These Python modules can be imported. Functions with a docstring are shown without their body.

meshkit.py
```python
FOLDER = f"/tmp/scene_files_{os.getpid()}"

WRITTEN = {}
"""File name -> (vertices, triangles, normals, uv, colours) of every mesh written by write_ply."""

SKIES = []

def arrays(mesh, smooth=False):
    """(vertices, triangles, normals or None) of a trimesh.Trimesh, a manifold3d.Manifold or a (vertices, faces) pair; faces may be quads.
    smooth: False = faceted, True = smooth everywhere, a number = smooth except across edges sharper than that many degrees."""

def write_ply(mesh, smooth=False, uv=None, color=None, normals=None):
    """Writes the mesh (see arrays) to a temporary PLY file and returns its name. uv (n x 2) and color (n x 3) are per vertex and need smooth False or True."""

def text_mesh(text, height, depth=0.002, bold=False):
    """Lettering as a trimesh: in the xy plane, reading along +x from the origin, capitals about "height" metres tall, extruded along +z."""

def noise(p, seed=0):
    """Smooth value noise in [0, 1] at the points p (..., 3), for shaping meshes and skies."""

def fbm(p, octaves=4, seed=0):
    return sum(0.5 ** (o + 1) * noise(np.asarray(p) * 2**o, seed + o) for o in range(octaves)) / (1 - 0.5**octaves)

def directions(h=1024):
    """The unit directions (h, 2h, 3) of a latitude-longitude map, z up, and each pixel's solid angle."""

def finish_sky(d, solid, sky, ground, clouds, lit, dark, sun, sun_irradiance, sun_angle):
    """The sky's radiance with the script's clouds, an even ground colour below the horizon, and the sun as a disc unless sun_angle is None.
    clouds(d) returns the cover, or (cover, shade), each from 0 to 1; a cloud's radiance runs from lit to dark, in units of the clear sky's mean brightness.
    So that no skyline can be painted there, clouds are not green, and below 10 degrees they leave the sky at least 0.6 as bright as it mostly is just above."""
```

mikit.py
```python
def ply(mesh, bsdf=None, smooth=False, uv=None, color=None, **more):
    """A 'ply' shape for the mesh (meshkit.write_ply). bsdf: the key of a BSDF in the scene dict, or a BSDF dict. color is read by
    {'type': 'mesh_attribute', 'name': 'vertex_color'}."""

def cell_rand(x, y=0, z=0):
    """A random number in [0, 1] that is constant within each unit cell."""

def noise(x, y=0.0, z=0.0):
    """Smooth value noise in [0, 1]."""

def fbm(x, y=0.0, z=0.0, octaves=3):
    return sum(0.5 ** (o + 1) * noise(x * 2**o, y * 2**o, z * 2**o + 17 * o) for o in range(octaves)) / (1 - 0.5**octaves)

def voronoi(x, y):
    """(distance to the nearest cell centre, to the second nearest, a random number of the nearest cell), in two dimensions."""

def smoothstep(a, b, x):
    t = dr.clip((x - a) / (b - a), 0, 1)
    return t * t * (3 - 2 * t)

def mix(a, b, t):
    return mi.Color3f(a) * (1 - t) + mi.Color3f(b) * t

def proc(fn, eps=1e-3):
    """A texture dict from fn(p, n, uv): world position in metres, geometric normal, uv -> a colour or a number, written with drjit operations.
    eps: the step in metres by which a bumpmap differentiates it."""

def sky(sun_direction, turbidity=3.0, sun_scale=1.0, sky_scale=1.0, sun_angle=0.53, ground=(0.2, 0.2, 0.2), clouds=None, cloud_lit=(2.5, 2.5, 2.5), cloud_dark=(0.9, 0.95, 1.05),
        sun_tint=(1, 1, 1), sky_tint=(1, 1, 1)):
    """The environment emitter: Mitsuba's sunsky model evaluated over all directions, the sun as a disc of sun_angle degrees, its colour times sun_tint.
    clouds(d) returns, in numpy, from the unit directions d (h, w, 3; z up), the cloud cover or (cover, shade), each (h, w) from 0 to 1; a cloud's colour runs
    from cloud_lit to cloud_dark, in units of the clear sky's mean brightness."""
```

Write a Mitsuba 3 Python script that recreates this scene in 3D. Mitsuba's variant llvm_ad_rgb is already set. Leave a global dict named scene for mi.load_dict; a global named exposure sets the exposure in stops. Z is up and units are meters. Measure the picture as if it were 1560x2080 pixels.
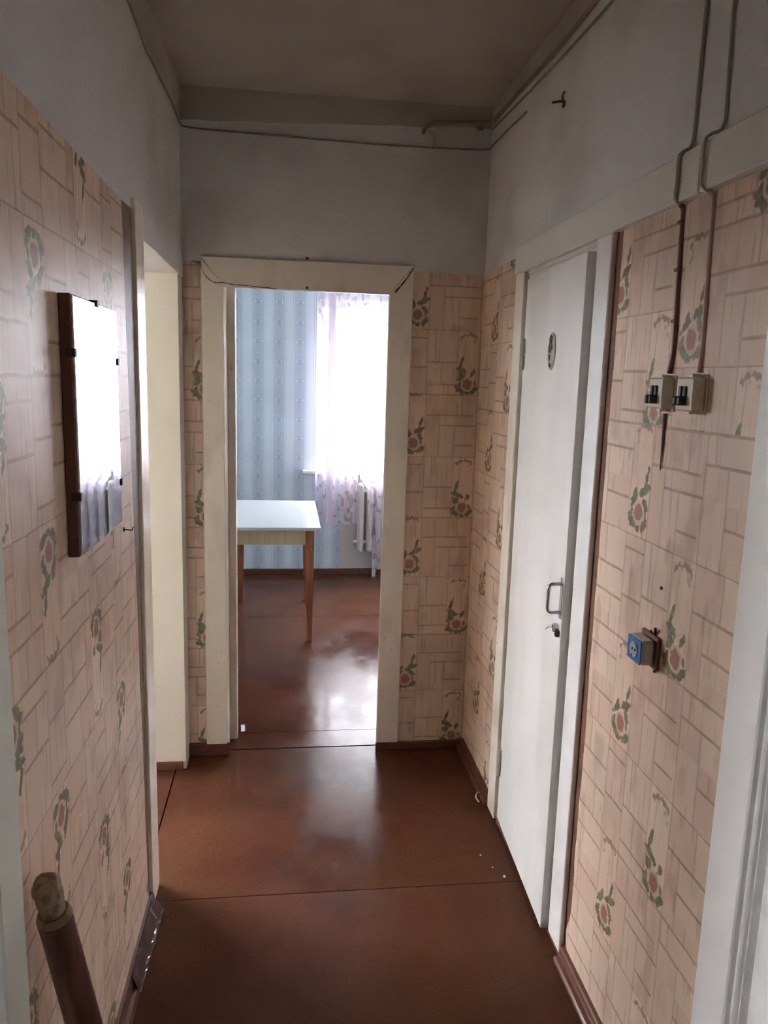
import math, random
import numpy as np, trimesh, mitsuba as mi, drjit as dr, mikit, meshkit
from mikit import noise, fbm, smoothstep, mix, proc
from shapely.geometry import Polygon, box as sbox
from shapely.ops import unary_union

T = mi.ScalarTransform4f
random.seed(7)
rng = np.random.default_rng(7)
scene, labels = {}, {}

# ------------------------------------------------------------------ camera, sky, exposure
FOCAL, YAW, PITCH, ROLL, EYE = 1552.17, 0.128185, -0.171647, 0.028180, 1.65735
cy_, sy_, cp_, sp_ = math.cos(YAW), math.sin(YAW), math.cos(PITCH), math.sin(PITCH)
right_ = np.array([cy_, -sy_, 0.0])
fwd_ = np.array([sy_ * cp_, cy_ * cp_, sp_])
up_ = np.cross(right_, fwd_)
up_ = -right_ * math.sin(ROLL) + up_ * math.cos(ROLL)
scene['camera'] = {'type': 'perspective', 'fov': math.degrees(2 * math.atan(780 / FOCAL)), 'fov_axis': 'x', 'near_clip': 0.02, 'far_clip': 200.0,
                   'to_world': T().look_at(origin=[0, 0, EYE], target=(np.array([0, 0, EYE]) + fwd_).tolist(), up=up_.tolist())}
exposure = 3.25
scene['sky'] = mikit.sky([0.3, 0.5, 0.8], turbidity=6.0, sun_scale=0.0, sky_scale=1.0, ground=(0.09, 0.092, 0.097),
                         # an even overcast: the zenith three times as bright as the horizon
                         clouds=lambda d: (np.ones(d.shape[:2]), 1.0 - np.clip(d[..., 2], 0, 1)), cloud_lit=(57.0, 59.0, 63.0), cloud_dark=(19.0, 19.7, 21.0))

# ------------------------------------------------------------------ sizes of the place (metres)
XL, XR, YE, ZC = -0.419, 0.810, 3.219, 2.74        # hall: left wall, right wall, end wall, ceiling
YB = -1.30                                        # behind the camera
YK = 6.371                                        # kitchen's window wall
ZW = 2.084                                        # top of the wallpaper
KX0, KX1 = -1.50, 1.95
DX0, DX1, DZ = -0.255, 0.444, 2.0                 # kitchen doorway
WX0, WX1, WZ0, WZ1 = 0.235, 1.75, 0.90, 2.28       # kitchen window opening
LJ, LF, LZ = 2.340, 3.100, 2.033                  # left opening: near and far jamb, head
RX0 = -2.5                                        # left room's window wall
RY0, RY1 = 1.5, 5.4
RWY0, RWY1, RWZ0, RWZ1 = 3.1, 5.2, 0.95, 2.50


NWY0, NWY1, NWZ0, NWZ1 = 0.45, 1.18, 0.85, 2.35       # window of the room beside the camera


# ------------------------------------------------------------------ helpers
def add(key, mesh, bsdf, label=None, category=None, group=None, kind=None, smooth=False, uv=None):
    k, n = key, 0
    while k in scene:
        n += 1
        k = f'{key}_{n:03d}'
    scene[k] = mikit.ply(mesh, bsdf, smooth=smooth, uv=uv)
    tag(k, label, category, group, kind)
    return k


def tag(k, label=None, category=None, group=None, kind=None):
    d = {a: b for a, b in (('label', label), ('category', category), ('group', group), ('kind', kind)) if b}
    if d:
        labels[k] = d


def bx(x0, x1, y0, y1, z0, z1, c=0.0):
    """A box, its edges chamfered by c."""
    if c <= 0:
        m = trimesh.creation.box(extents=(x1 - x0, y1 - y0, z1 - z0))
        m.apply_translation(((x0 + x1) / 2, (y0 + y1) / 2, (z0 + z1) / 2))
        return m
    pts = []
    for x, dx in ((x0, c), (x1, -c)):
        for y, dy in ((y0, c), (y1, -c)):
            for z, dz in ((z0, c), (z1, -c)):
                pts += [(x, y + dy, z + dz), (x + dx, y, z + dz), (x + dx, y + dy, z)]
    return trimesh.Trimesh(pts).convex_hull


def join(*ms):
    return trimesh.util.concatenate(list(ms))


def extrude(poly, axis, lo, hi):
    """A polygon swept along an axis. axis x: polygon in (y, z); axis y: in (x, z); axis z: in (x, y)."""
    polys = getattr(poly, 'geoms', [poly])
    m = join(*[trimesh.creation.extrude_polygon(p, hi - lo, engine='earcut') for p in polys])
    v = np.array(m.vertices)
    a, b, h = v[:, 0], v[:, 1], v[:, 2] + lo
    w = {'x': (h, a, b), 'y': (a, h, b), 'z': (a, b, h)}[axis]
    f = m.faces[:, ::-1] if axis == 'y' else m.faces
    return trimesh.Trimesh(np.stack(w, 1), f, process=False)


def tube(path, r, n=10, caps=True):
    p = np.asarray(path, float)
    r = np.broadcast_to(np.asarray(r, float), (len(p),))
    t = np.gradient(p, axis=0)
    t /= np.linalg.norm(t, axis=1, keepdims=True)
    u = np.cross(t[0], [0.3, 0.1, 0.9])
    u /= np.linalg.norm(u)
    a = np.arange(n) * 2 * np.pi / n
    rows = []
    for i in range(len(p)):
        u = u - t[i] * (u @ t[i])
        u /= np.linalg.norm(u)
        w = np.cross(t[i], u)
        rows.append(p[i] + r[i] * (np.cos(a)[:, None] * u + np.sin(a)[:, None] * w))
    v = np.vstack(rows + [p[:1], p[-1:]])
    f = []
    for i in range(len(p) - 1):
        for j in range(n):
            k = (j + 1) % n
            f += [(i * n + j, i * n + k, (i + 1) * n + k), (i * n + j, (i + 1) * n + k, (i + 1) * n + j)]
    if caps:
        e = (len(p) - 1) * n
        for j in range(n):
            k = (j + 1) % n
            f += [(len(v) - 2, k, j), (len(v) - 1, e + j, e + k)]
    return trimesh.Trimesh(v, f, process=False)


def curve(pts, step=0.02, wob=0.0, seed=0):
    """Catmull-Rom through the points, about step apart, with a small wobble."""
    P = np.asarray(pts, float)
    P = np.vstack([2 * P[0] - P[1], P, 2 * P[-1] - P[-2]])
    out = []
    for i in range(1, len(P) - 2):
        n = max(2, int(np.linalg.norm(P[i + 1] - P[i]) / step))
        for s in np.arange(n) / n:
            a, b, c, d = P[i - 1:i + 3]
            out.append(0.5 * (2 * b + (c - a) * s + (2 * a - 5 * b + 4 * c - d) * s * s + (3 * b - a - 3 * c + d) * s ** 3))
    out = np.array(out + [P[-2]])
    if wob:
        q = np.cumsum(np.r_[0, np.linalg.norm(np.diff(out, axis=0), axis=1)])
        for k in range(3):
            out[:, k] += wob * (meshkit.noise(np.stack([q * 9, q * 0 + 3.7 * k, q * 0 + seed], 1)) - 0.5) * 2
    return out


def place(mesh, origin, ex, ey, ez):
    m = mesh.copy()
    v = np.array(m.vertices)
    m.vertices = np.asarray(origin) + v[:, :1] * np.asarray(ex) + v[:, 1:2] * np.asarray(ey) + v[:, 2:] * np.asarray(ez)
    if np.dot(np.cross(ex, ey), ez) < 0:
        m.faces = np.array(m.faces)[:, ::-1]
    return m


# ------------------------------------------------------------------ materials
def rgb(*c):
    return {'type': 'rgb', 'value': list(c)}


def pr(color, rough, spec=0.5, metal=0.0, bump=None, bscale=0.001, eps=1e-3, sheen=None):
    d = {'type': 'principled', 'base_color': color if isinstance(color, dict) else rgb(*color), 'roughness': rough, 'specular': spec, 'metallic': metal}
    if bump is not None:
        d = {'type': 'bumpmap', 'arbitrary': proc(bump, eps=eps), 'scale': bscale, 'bsdf': d}
    return {'type': 'twosided', 'bsdf': d}


def whitewash_color(p, n, uv):
    f = fbm(p.x * 3.1, p.y * 3.1, p.z * 3.1, 4)
    g = noise(p.x * 60 + 5, p.y * 60, p.z * 60)
    return mix((0.60, 0.585, 0.57), (0.50, 0.48, 0.455), smoothstep(0.45, 0.75, f)) * (0.96 + 0.06 * g)


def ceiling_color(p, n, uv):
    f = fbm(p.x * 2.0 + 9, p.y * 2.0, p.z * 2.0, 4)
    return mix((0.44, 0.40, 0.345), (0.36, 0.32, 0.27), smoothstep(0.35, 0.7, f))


def cream_color(p, n, uv):
    f = fbm(p.x * 14, p.y * 14, p.z * 5, 3)
    g = noise(p.x * 130, p.y * 130, p.z * 60)
    c = mix((0.82, 0.755, 0.65), (0.72, 0.64, 0.53), smoothstep(0.5, 0.8, f))
    return mix(c, (0.30, 0.23, 0.17), smoothstep(0.93, 0.97, g) * 0.6)


def white_color(p, n, uv):
    f = fbm(p.x * 8, p.y * 8, p.z * 1.5, 3)
    return mix((0.78, 0.765, 0.74), (0.70, 0.685, 0.655), smoothstep(0.4, 0.8, f))


def floor_color(p, n, uv):
    f = fbm(p.x * 5, p.y * 5, 0.0, 4)
    g = noise(p.x * 160, p.y * 160, 3.0)
    h = fbm(p.x * 1.6 + 3, p.y * 1.3, 2.0, 3)
    c = mix((0.098, 0.037, 0.022), (0.072, 0.026, 0.016), smoothstep(0.35, 0.7, f))
    c = mix(c, (0.115, 0.052, 0.028), smoothstep(0.45, 0.75, h) * 0.6)
    return c * (0.9 + 0.2 * g)


def floor_rough(p, n, uv):
    f = fbm(p.x * 6 + 1, p.y * 4, 5.0, 4)
    return 0.13 + 0.13 * smoothstep(0.35, 0.7, f)


def floor_bump(p, n, uv):
    return fbm(p.x * 16, p.y * 13, 1.0, 3) * 0.45 + 0.06 * noise(p.x * 90, p.y * 90, 4.0)


def plaster_bump(p, n, uv):
    return fbm(p.x * 9, p.y * 9, p.z * 9, 3) + 0.12 * noise(p.x * 110, p.y * 110, p.z * 110)


def brush_bump(p, n, uv):
    return fbm(p.x * 90, p.y * 90, p.z * 3, 2)


WALLPAPER_V = [(0.092, 0.0, 1.0), (0.208, 0.667, 1.0), (0.332, 0.75, 1.0), (0.332, 0.0, 0.504), (0.154, 0.0, 0.25), (0.206, 0.25, 0.425), (0.387, 0.504, 0.667),
               (0.508, 0.0, 1.0), (-0.096, 0.0, 1.0), (0.66, 0.62, 1.0), (0.70, 0.0, 0.19), (0.60, 0.19, 0.504), (0.79, 0.33, 0.504), (0.565, 0.504, 0.62)]
WALLPAPER_H = [(0.0, -0.1, 0.9), (0.504, -0.1, 0.9), (0.066, -0.1, 0.092), (0.294, -0.1, 0.092), (0.25, 0.092, 0.332), (0.425, 0.092, 0.332), (0.667, 0.092, 0.48),
               (0.75, 0.208, 0.508), (0.908, 0.332, 0.49), (0.19, 0.508, 0.9), (0.33, 0.60, 0.9), (0.62, 0.508, 0.9), (0.84, 0.66, 0.9)]


def paper_color(p, n, uv):
    """The hall's wallpaper: u and v in pattern widths, v downwards, flowers at (0, .895) and (.42, .417)."""
    wob = (noise(uv.x * 14, uv.y * 14, 1.0) - 0.5) * 0.004
    u = uv.x - dr.floor(uv.x + 0.1)
    v = uv.y - dr.floor(uv.y)
    line = mi.Float(0)
    plank = mi.Float(0)
    for k, (a, b, c) in enumerate(WALLPAPER_V):
        inside = (v > b) & (v < c)
        line = dr.maximum(line, dr.select(inside, 0.55 * (1 - smoothstep(0.0035, 0.0075, dr.abs(u + wob - a))), 0))
        plank = plank + dr.select((u > a) & inside, 1.37, 0.0)
    for k, (a, b, c) in enumerate(WALLPAPER_H):
        inside = (u > b) & (u < c)
        line = dr.maximum(line, dr.select(inside, 1 - smoothstep(0.004, 0.0085, dr.abs(v + wob - a)), 0))
        plank = plank + dr.select((v > a) & inside, 2.13, 0.0)
    line = line * (0.55 + 0.5 * noise(uv.x * 21, uv.y * 21, 8.0))
    tone = mikit.cell_rand(plank * 7.0, 3.0)
    grain = fbm(uv.x * 60 + tone * 9, uv.y * 5, tone * 5, 3)
    stain = fbm(uv.x * 9, uv.y * 4.5, 2.0, 3)
    c = mix((0.675, 0.520, 0.400), (0.620, 0.440, 0.335), tone)
    c = mix(c, (0.40, 0.25, 0.19), smoothstep(0.55, 0.85, grain) * 0.55)
    c = mix(c, (0.42, 0.27, 0.20), smoothstep(0.56, 0.80, stain) * 0.38)
    panel = ((u < 0.092) & (v > 0.504)) | ((u > 0.332) & (u < 0.508) & (v < 0.504))
    c = mi.Color3f(dr.select(panel, c.x * 1.07, c.x), dr.select(panel, c.y * 1.10, c.y), dr.select(panel, c.z * 1.08, c.z))
    c = mix(c, (0.25, 0.135, 0.09), dr.clip(line, 0, 1) * 0.62)
    # flowers, leaves and the scroll at the head of each flower plank
    leaf, petal, heart, scroll = mi.Float(0), mi.Float(0), mi.Float(0), mi.Float(0)
    rag = (noise(uv.x * 70, uv.y * 70, 4.0) - 0.5)
    for fu, fv, sx in ((0.0, 0.895, 1.0), (0.42, 0.417, -1.0)):
        du, dv = u - fu, v - fv
        r = dr.sqrt(dr.square(du) + dr.square(dv * 0.92))
        heart = dr.maximum(heart, 1 - smoothstep(0.033, 0.041, r + rag * 0.014))
        petal = dr.maximum(petal, 1 - smoothstep(0.048, 0.056, r + rag * 0.016))
        for lx, ly, la, ll, lw in ((0.055 * sx, -0.052, 0.9, 0.034, 0.017), (-0.055, -0.060, -0.8, 0.036, 0.017), (-0.060, 0.050, 0.7, 0.040, 0.022), (0.060, 0.052, -0.7, 0.036, 0.018),
                                   (0.0, 0.062, 0.1, 0.020, 0.024), (-0.068, 0.006, 0.2, 0.011, 0.020), (0.066, -0.006, -0.2, 0.010, 0.018),
                                   (0.047 * sx, -0.105, 1.1 * sx, 0.018, 0.046), (0.060 * sx, -0.165, 0.3, 0.011, 0.045), (-0.045 * sx, -0.085, 0.5, 0.013, 0.026)):
            ca, sa = math.cos(la), math.sin(la)
            lx, ly = lx * 0.93, ly * 0.93 if abs(ly) < 0.08 else ly
            x = ((du - lx) * ca + (dv - ly) * sa) / ll
            y = (-(du - lx) * sa + (dv - ly) * ca) / lw
            leaf = dr.maximum(leaf, 1 - smoothstep(0.95, 1.38, dr.sqrt(dr.square(x) + dr.square(y)) + rag * 0.85))
        sv = dv + 0.385 - 5.0 * dr.square(du - 0.01) + 0.004 * dr.sin(du * 160)
        scroll = dr.maximum(scroll, dr.select(dr.abs(du) < 0.07, 1 - smoothstep(0.005, 0.017, dr.abs(sv) + rag * 0.022), 0))
        drip = dr.sqrt(dr.square(du + 0.052 * sx) + dr.square((dv + 0.335) * 0.5))
        scroll = dr.maximum(scroll, 0.6 * (1 - smoothstep(0.004, 0.016, drip + rag * 0.03)))
    c = mix(c, mix((0.175, 0.175, 0.09), (0.11, 0.115, 0.062), smoothstep(0.3, 0.7, noise(uv.x * 45, uv.y * 45, 6.0))), leaf * 0.88)
    c = mix(c, (0.56, 0.425, 0.32), petal)
    c = mix(c, (0.33, 0.14, 0.095), heart * 0.9)
    c = mix(c, (0.26, 0.16, 0.10), scroll * 0.75)
    dirt = fbm(p.x * 2.5, p.y * 2.5, p.z * 2.5, 3)
    return c * (1.03 - 0.16 * smoothstep(0.4, 0.75, dirt))


def kitchen_paper_color(p, n, uv):
    """Vertical stripes with a column of small diamond motifs; u in stripe widths, v in motif heights."""
    u = uv.x - dr.floor(uv.x) - 0.5
    v = uv.y - dr.floor(uv.y) - 0.5
    band = 1 - smoothstep(0.20, 0.30, dr.abs(u))
    thin = 1 - smoothstep(0.008, 0.02, dr.abs(dr.abs(u) - 0.33))
    thin2 = 1 - smoothstep(0.008, 0.02, dr.abs(dr.abs(u) - 0.24))
    c = mix((0.66, 0.745, 0.79), (0.49, 0.585, 0.645), band)
    c = mix(c, (0.43, 0.52, 0.59), dr.maximum(thin, thin2) * 0.6)
    d = dr.abs(u) * 1.05 + dr.abs(v) * 0.95
    c = mix(c, (0.38, 0.47, 0.54), (1 - smoothstep(0.17, 0.21, d)) * 0.8)
    dots = mi.Float(0)
    for a, b in ((-0.13, 0.0), (0.13, 0.0), (0.0, 0.14)):
        dots = dr.maximum(dots, 1 - smoothstep(0.035, 0.075, dr.sqrt(dr.square(u - a) + dr.square(v - b))))
    c = mix(c, (0.68, 0.74, 0.78), dots * 0.75)
    ch = 1 - smoothstep(0.03, 0.06, dr.abs(dr.abs(u) - 0.07 * dr.abs(dr.sin(v * 18))))
    c = mix(c, (0.40, 0.49, 0.56), ch * 0.5)
    return c * (0.94 + 0.1 * fbm(p.x * 8, p.y * 8, p.z * 8, 3))


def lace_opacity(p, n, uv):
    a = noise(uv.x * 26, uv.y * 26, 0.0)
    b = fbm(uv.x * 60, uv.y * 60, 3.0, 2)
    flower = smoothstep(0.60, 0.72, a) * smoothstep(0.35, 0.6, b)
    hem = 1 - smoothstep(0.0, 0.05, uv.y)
    return dr.clip(dr.maximum(0.33 + 0.30 * flower + 0.3 * hem, opaque_band(uv)), 0, 1)


def opaque_band(uv):
    """1 in an upright band where the short curtain is opaque and barely translucent."""
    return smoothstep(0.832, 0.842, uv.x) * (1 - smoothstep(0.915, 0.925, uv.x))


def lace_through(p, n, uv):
    return 1.0 - 0.86 * opaque_band(uv)


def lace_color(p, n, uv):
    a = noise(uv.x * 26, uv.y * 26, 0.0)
    return mix((0.90, 0.79, 0.90), (0.48, 0.42, 0.50), smoothstep(0.62, 0.75, a) * 0.85 * (1 - opaque_band(uv)))


def wood_color(p, n, uv):
    f = fbm(p.x * 40, p.y * 40, p.z * 4, 3)
    return mix((0.30, 0.105, 0.045), (0.19, 0.06, 0.03), smoothstep(0.35, 0.7, f))


def apron_color(p, n, uv):
    f = noise(p.x * 220, p.y * 220, p.z * 3)
    return mix((0.50, 0.42, 0.25), (0.40, 0.33, 0.19), f)


def pole_color(p, n, uv):
    f = fbm(p.x * 50, p.y * 50, p.z * 6, 3)
    return mix((0.105, 0.040, 0.030), (0.055, 0.022, 0.018), smoothstep(0.3, 0.7, f))


def pole_end_color(p, n, uv):
    f = fbm(p.x * 90, p.y * 90, p.z * 40, 3)
    return mix((0.27, 0.19, 0.12), (0.15, 0.09, 0.055), smoothstep(0.4, 0.7, f))


def bare_color(p, n, uv):
    f = fbm(p.x * 30, p.y * 30, p.z * 12, 3)
    return mix((0.20, 0.085, 0.055), (0.13, 0.06, 0.04), smoothstep(0.4, 0.7, f))


def bare_tan_color(p, n, uv):
    f = fbm(p.x * 30, p.y * 60, p.z * 9, 3)
    return mix((0.21, 0.13, 0.08), (0.13, 0.08, 0.05), smoothstep(0.35, 0.7, f))


scene['m_whitewash'] = pr(proc(whitewash_color), 0.75, 0.25, bump=plaster_bump, bscale=0.0025)
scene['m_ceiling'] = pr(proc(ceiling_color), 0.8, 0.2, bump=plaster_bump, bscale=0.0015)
scene['m_cream'] = pr(proc(cream_color), 0.24, 0.5, bump=brush_bump, bscale=0.00025)
scene['m_white'] = pr(proc(white_color), 0.22, 0.5)
scene['m_paper'] = pr(proc(paper_color), 0.42, 0.31, bump=brush_bump, bscale=0.0003)
scene['m_kitchen_paper'] = pr(proc(kitchen_paper_color), 0.5, 0.3)
scene['m_floor'] = pr(proc(floor_color), proc(floor_rough), 0.065, bump=floor_bump, bscale=0.0007)
scene['m_floor_mid'] = pr(proc(floor_color), proc(floor_rough), 0.045, bump=floor_bump, bscale=0.0007)
scene['m_floor_hall'] = pr(proc(floor_color), 0.28, 0.04, bump=floor_bump, bscale=0.0007)
scene['m_skirting'] = pr((0.10, 0.038, 0.026), 0.25, 0.5)
scene['m_skirting_red'] = pr((0.15, 0.062, 0.040), 0.25, 0.5)
scene['m_bare'] = pr(proc(bare_color), 0.6, 0.3)
scene['m_bare_tan'] = pr(proc(bare_tan_color), 0.5, 0.3)
scene['m_dark'] = pr((0.03, 0.025, 0.022), 0.7, 0.2)
scene['m_wood'] = pr(proc(wood_color), 0.35, 0.5)
scene['m_apron'] = pr(proc(apron_color), 0.45, 0.4)
scene['m_laminate'] = pr((0.52, 0.535, 0.535), 0.28, 0.5)
scene['m_pole'] = pr(proc(pole_color), 0.35, 0.4)
scene['m_pole_end'] = pr(proc(pole_end_color), 0.7, 0.3)
scene['m_mirror_board'] = pr((0.115, 0.050, 0.033), 0.4, 0.4)
scene['m_mirror'] = {'type': 'conductor', 'specular_reflectance': rgb(0.78, 0.84, 0.86), 'material': 'none'}
scene['m_chrome'] = {'type': 'roughconductor', 'material': 'Cr', 'alpha': 0.12, 'specular_reflectance': rgb(0.55, 0.55, 0.55)}
scene['m_steel'] = {'type': 'roughconductor', 'material': 'Cr', 'alpha': 0.28}
scene['m_hinge'] = pr((0.40, 0.365, 0.31), 0.35, 0.5)
scene['m_plaque'] = pr((0.42, 0.40, 0.36), 0.35, 0.5, 0.3)
scene['m_black'] = pr((0.012, 0.010, 0.009), 0.3, 0.5)
scene['m_switch'] = pr((0.56, 0.50, 0.40), 0.4, 0.5)
scene['m_blue'] = pr((0.045, 0.145, 0.42), 0.3, 0.5)
scene['m_socket'] = pr((0.44, 0.41, 0.38), 0.35, 0.5)
scene['m_socket_round'] = pr((0.33, 0.37, 0.36), 0.35, 0.5)
scene['m_cable_brown'] = pr((0.17, 0.075, 0.048), 0.5, 0.4)
scene['m_cable_pale'] = pr((0.54, 0.37, 0.29), 0.5, 0.4)
scene['m_cable_painted'] = pr((0.36, 0.34, 0.32), 0.6, 0.3)
scene['m_board'] = pr((0.64, 0.615, 0.56), 0.4, 0.4, bump=brush_bump, bscale=0.00025)
scene['m_cable_grey'] = pr((0.22, 0.19, 0.165), 0.6, 0.3)
scene['m_radiator'] = pr((0.66, 0.64, 0.62), 0.3, 0.5)
scene['m_niche'] = pr((0.55, 0.52, 0.48), 0.7, 0.3)
scene['m_paper_scrap'] = pr((0.85, 0.86, 0.92), 0.6, 0.3)
scene['m_crumb'] = pr((0.55, 0.45, 0.30), 0.7, 0.3)
scene['m_nail'] = pr((0.05, 0.035, 0.03), 0.5, 0.4, 0.4)
scene['m_film'] = {'type': 'twosided', 'bsdf': {'type': 'principled', 'base_color': rgb(0.085, 0.055, 0.05), 'roughness': 0.2, 'specular': 0.5}}
scene['m_glass'] = {'type': 'thindielectric'}
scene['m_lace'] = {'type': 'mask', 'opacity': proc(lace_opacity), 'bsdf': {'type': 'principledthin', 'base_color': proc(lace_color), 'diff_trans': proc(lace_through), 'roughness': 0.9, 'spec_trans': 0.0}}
scene['m_room'] = pr((0.86, 0.83, 0.745), 0.6, 0.3)
scene['m_room_cool'] = pr((0.44, 0.48, 0.52), 0.7, 0.3)
scene['m_pale'] = pr((0.58, 0.58, 0.52), 0.45, 0.3)
scene['m_room_white'] = pr((0.84, 0.83, 0.80), 0.7, 0.3)


# ------------------------------------------------------------------ the setting: floors
sub = join(bx(-4.0, 2.6, YB - 0.2, 7.0, -0.12, -0.008))
add('floor', sub, 'm_dark', 'red-brown painted board floor of the hall and the kitchen', kind='structure')
G = 0.0012


def sheet(x0, x1, y0, y1, dz=0.0, mat='m_floor'):
    add('floor__sheet', bx(x0 + G, x1 - G, y0 + G, y1 - G, -0.010, dz, 0.0008), mat)


sheet(-0.46, 0.90, YB, 2.254, 0.0, 'm_floor_hall')
sheet(-0.46, 0.90, 2.254, 3.252, -0.0004, 'm_floor_mid')
sheet(-0.46, 0.90, 3.255, 3.415, 0.0012)
sheet(KX0 + 0.55, KX1, 3.417, 5.2, 0.0)
sheet(KX0 + 0.55, KX1, 5.2, YK + 0.02, 0.0)
sheet(-1.06, -0.4625, LJ - 0.02, LF + 0.02, 0.0006)
sheet(RX0, -1.06, RY0, RY1, 0.0)
sheet(0.90, 1.90, 1.80, 2.80, 0.0)
sheet(RX0, -0.4625, -1.2, RY0 - 0.12, 0.0)

# ------------------------------------------------------------------ ceiling
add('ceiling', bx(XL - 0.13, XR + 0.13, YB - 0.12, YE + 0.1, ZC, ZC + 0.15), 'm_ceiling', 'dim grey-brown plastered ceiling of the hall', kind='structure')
add('ceiling_kitchen', join(bx(-0.92, KX1 + 0.13, YE + 0.1001, YK + 0.35, ZC, ZC + 0.15), bx(XR + 0.1301, KX1 + 0.13, 1.7, YE + 0.1, ZC, ZC + 0.15)), 'm_room_white', 'white ceiling of the kitchen and the small room', kind='structure')
add('ceiling_left_room', join(bx(RX0 - 0.3, XL - 0.1301, -1.31, YE + 0.1, ZC, ZC + 0.15), bx(RX0 - 0.3, -0.9201, YE + 0.1001, RY1 + 0.15, ZC, ZC + 0.15)), 'm_ceiling', 'ceiling of the rooms on the left', kind='structure')

# ------------------------------------------------------------------ left wall, with the opening and the near doorway
wl = sbox(YB, 0, YE + 0.2, ZC + 0.05).difference(sbox(LJ, -0.1, LF, LZ)).difference(sbox(0.28, -0.1, 1.045, 2.03))
add('wall_left', extrude(wl, 'x', XL - 0.13, XL), 'm_whitewash', 'left hall wall, whitewashed above flowered wallpaper', kind='structure')


def band(lo, hi, n=40, z0=2.61, amp=0.006, seed=0.0):
    xs = np.linspace(lo, hi, n)
    w = meshkit.noise(np.stack([xs * 11, xs * 0 + seed, xs * 0], 1)) - 0.5
    return Polygon([(lo, ZC), (hi, ZC)] + [(x, z0 + amp * 2 * q) for x, q in zip(xs[::-1], w[::-1])])


add('wall_left__ceiling_border', extrude(band(YB, YE, z0=2.605), 'x', XL, XL + 0.0012), 'm_ceiling', label='ochre-grey painted border under the ceiling')


def ragged(a, b, n, amp, seed):
    """Points from a to b with a ragged sideways wander."""
    t = np.linspace(0, 1, n)
    p = np.asarray(a) + t[:, None] * (np.asarray(b) - np.asarray(a))
    d = np.asarray(b, float) - np.asarray(a, float)
    nrm = np.array([-d[1], d[0]]) / np.linalg.norm(d)
    w = meshkit.fbm(np.stack([t * n * 0.35, t * 0 + seed, t * 0], 1), 3) - 0.5
    w[0] = w[-1] = 0
    return [tuple(q) for q in p + nrm * (w * 2 * amp)[:, None]]


PER, PZ_L, PZ_E, PZ_R = 0.53, 0.506, 0.53, 0.52


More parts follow.
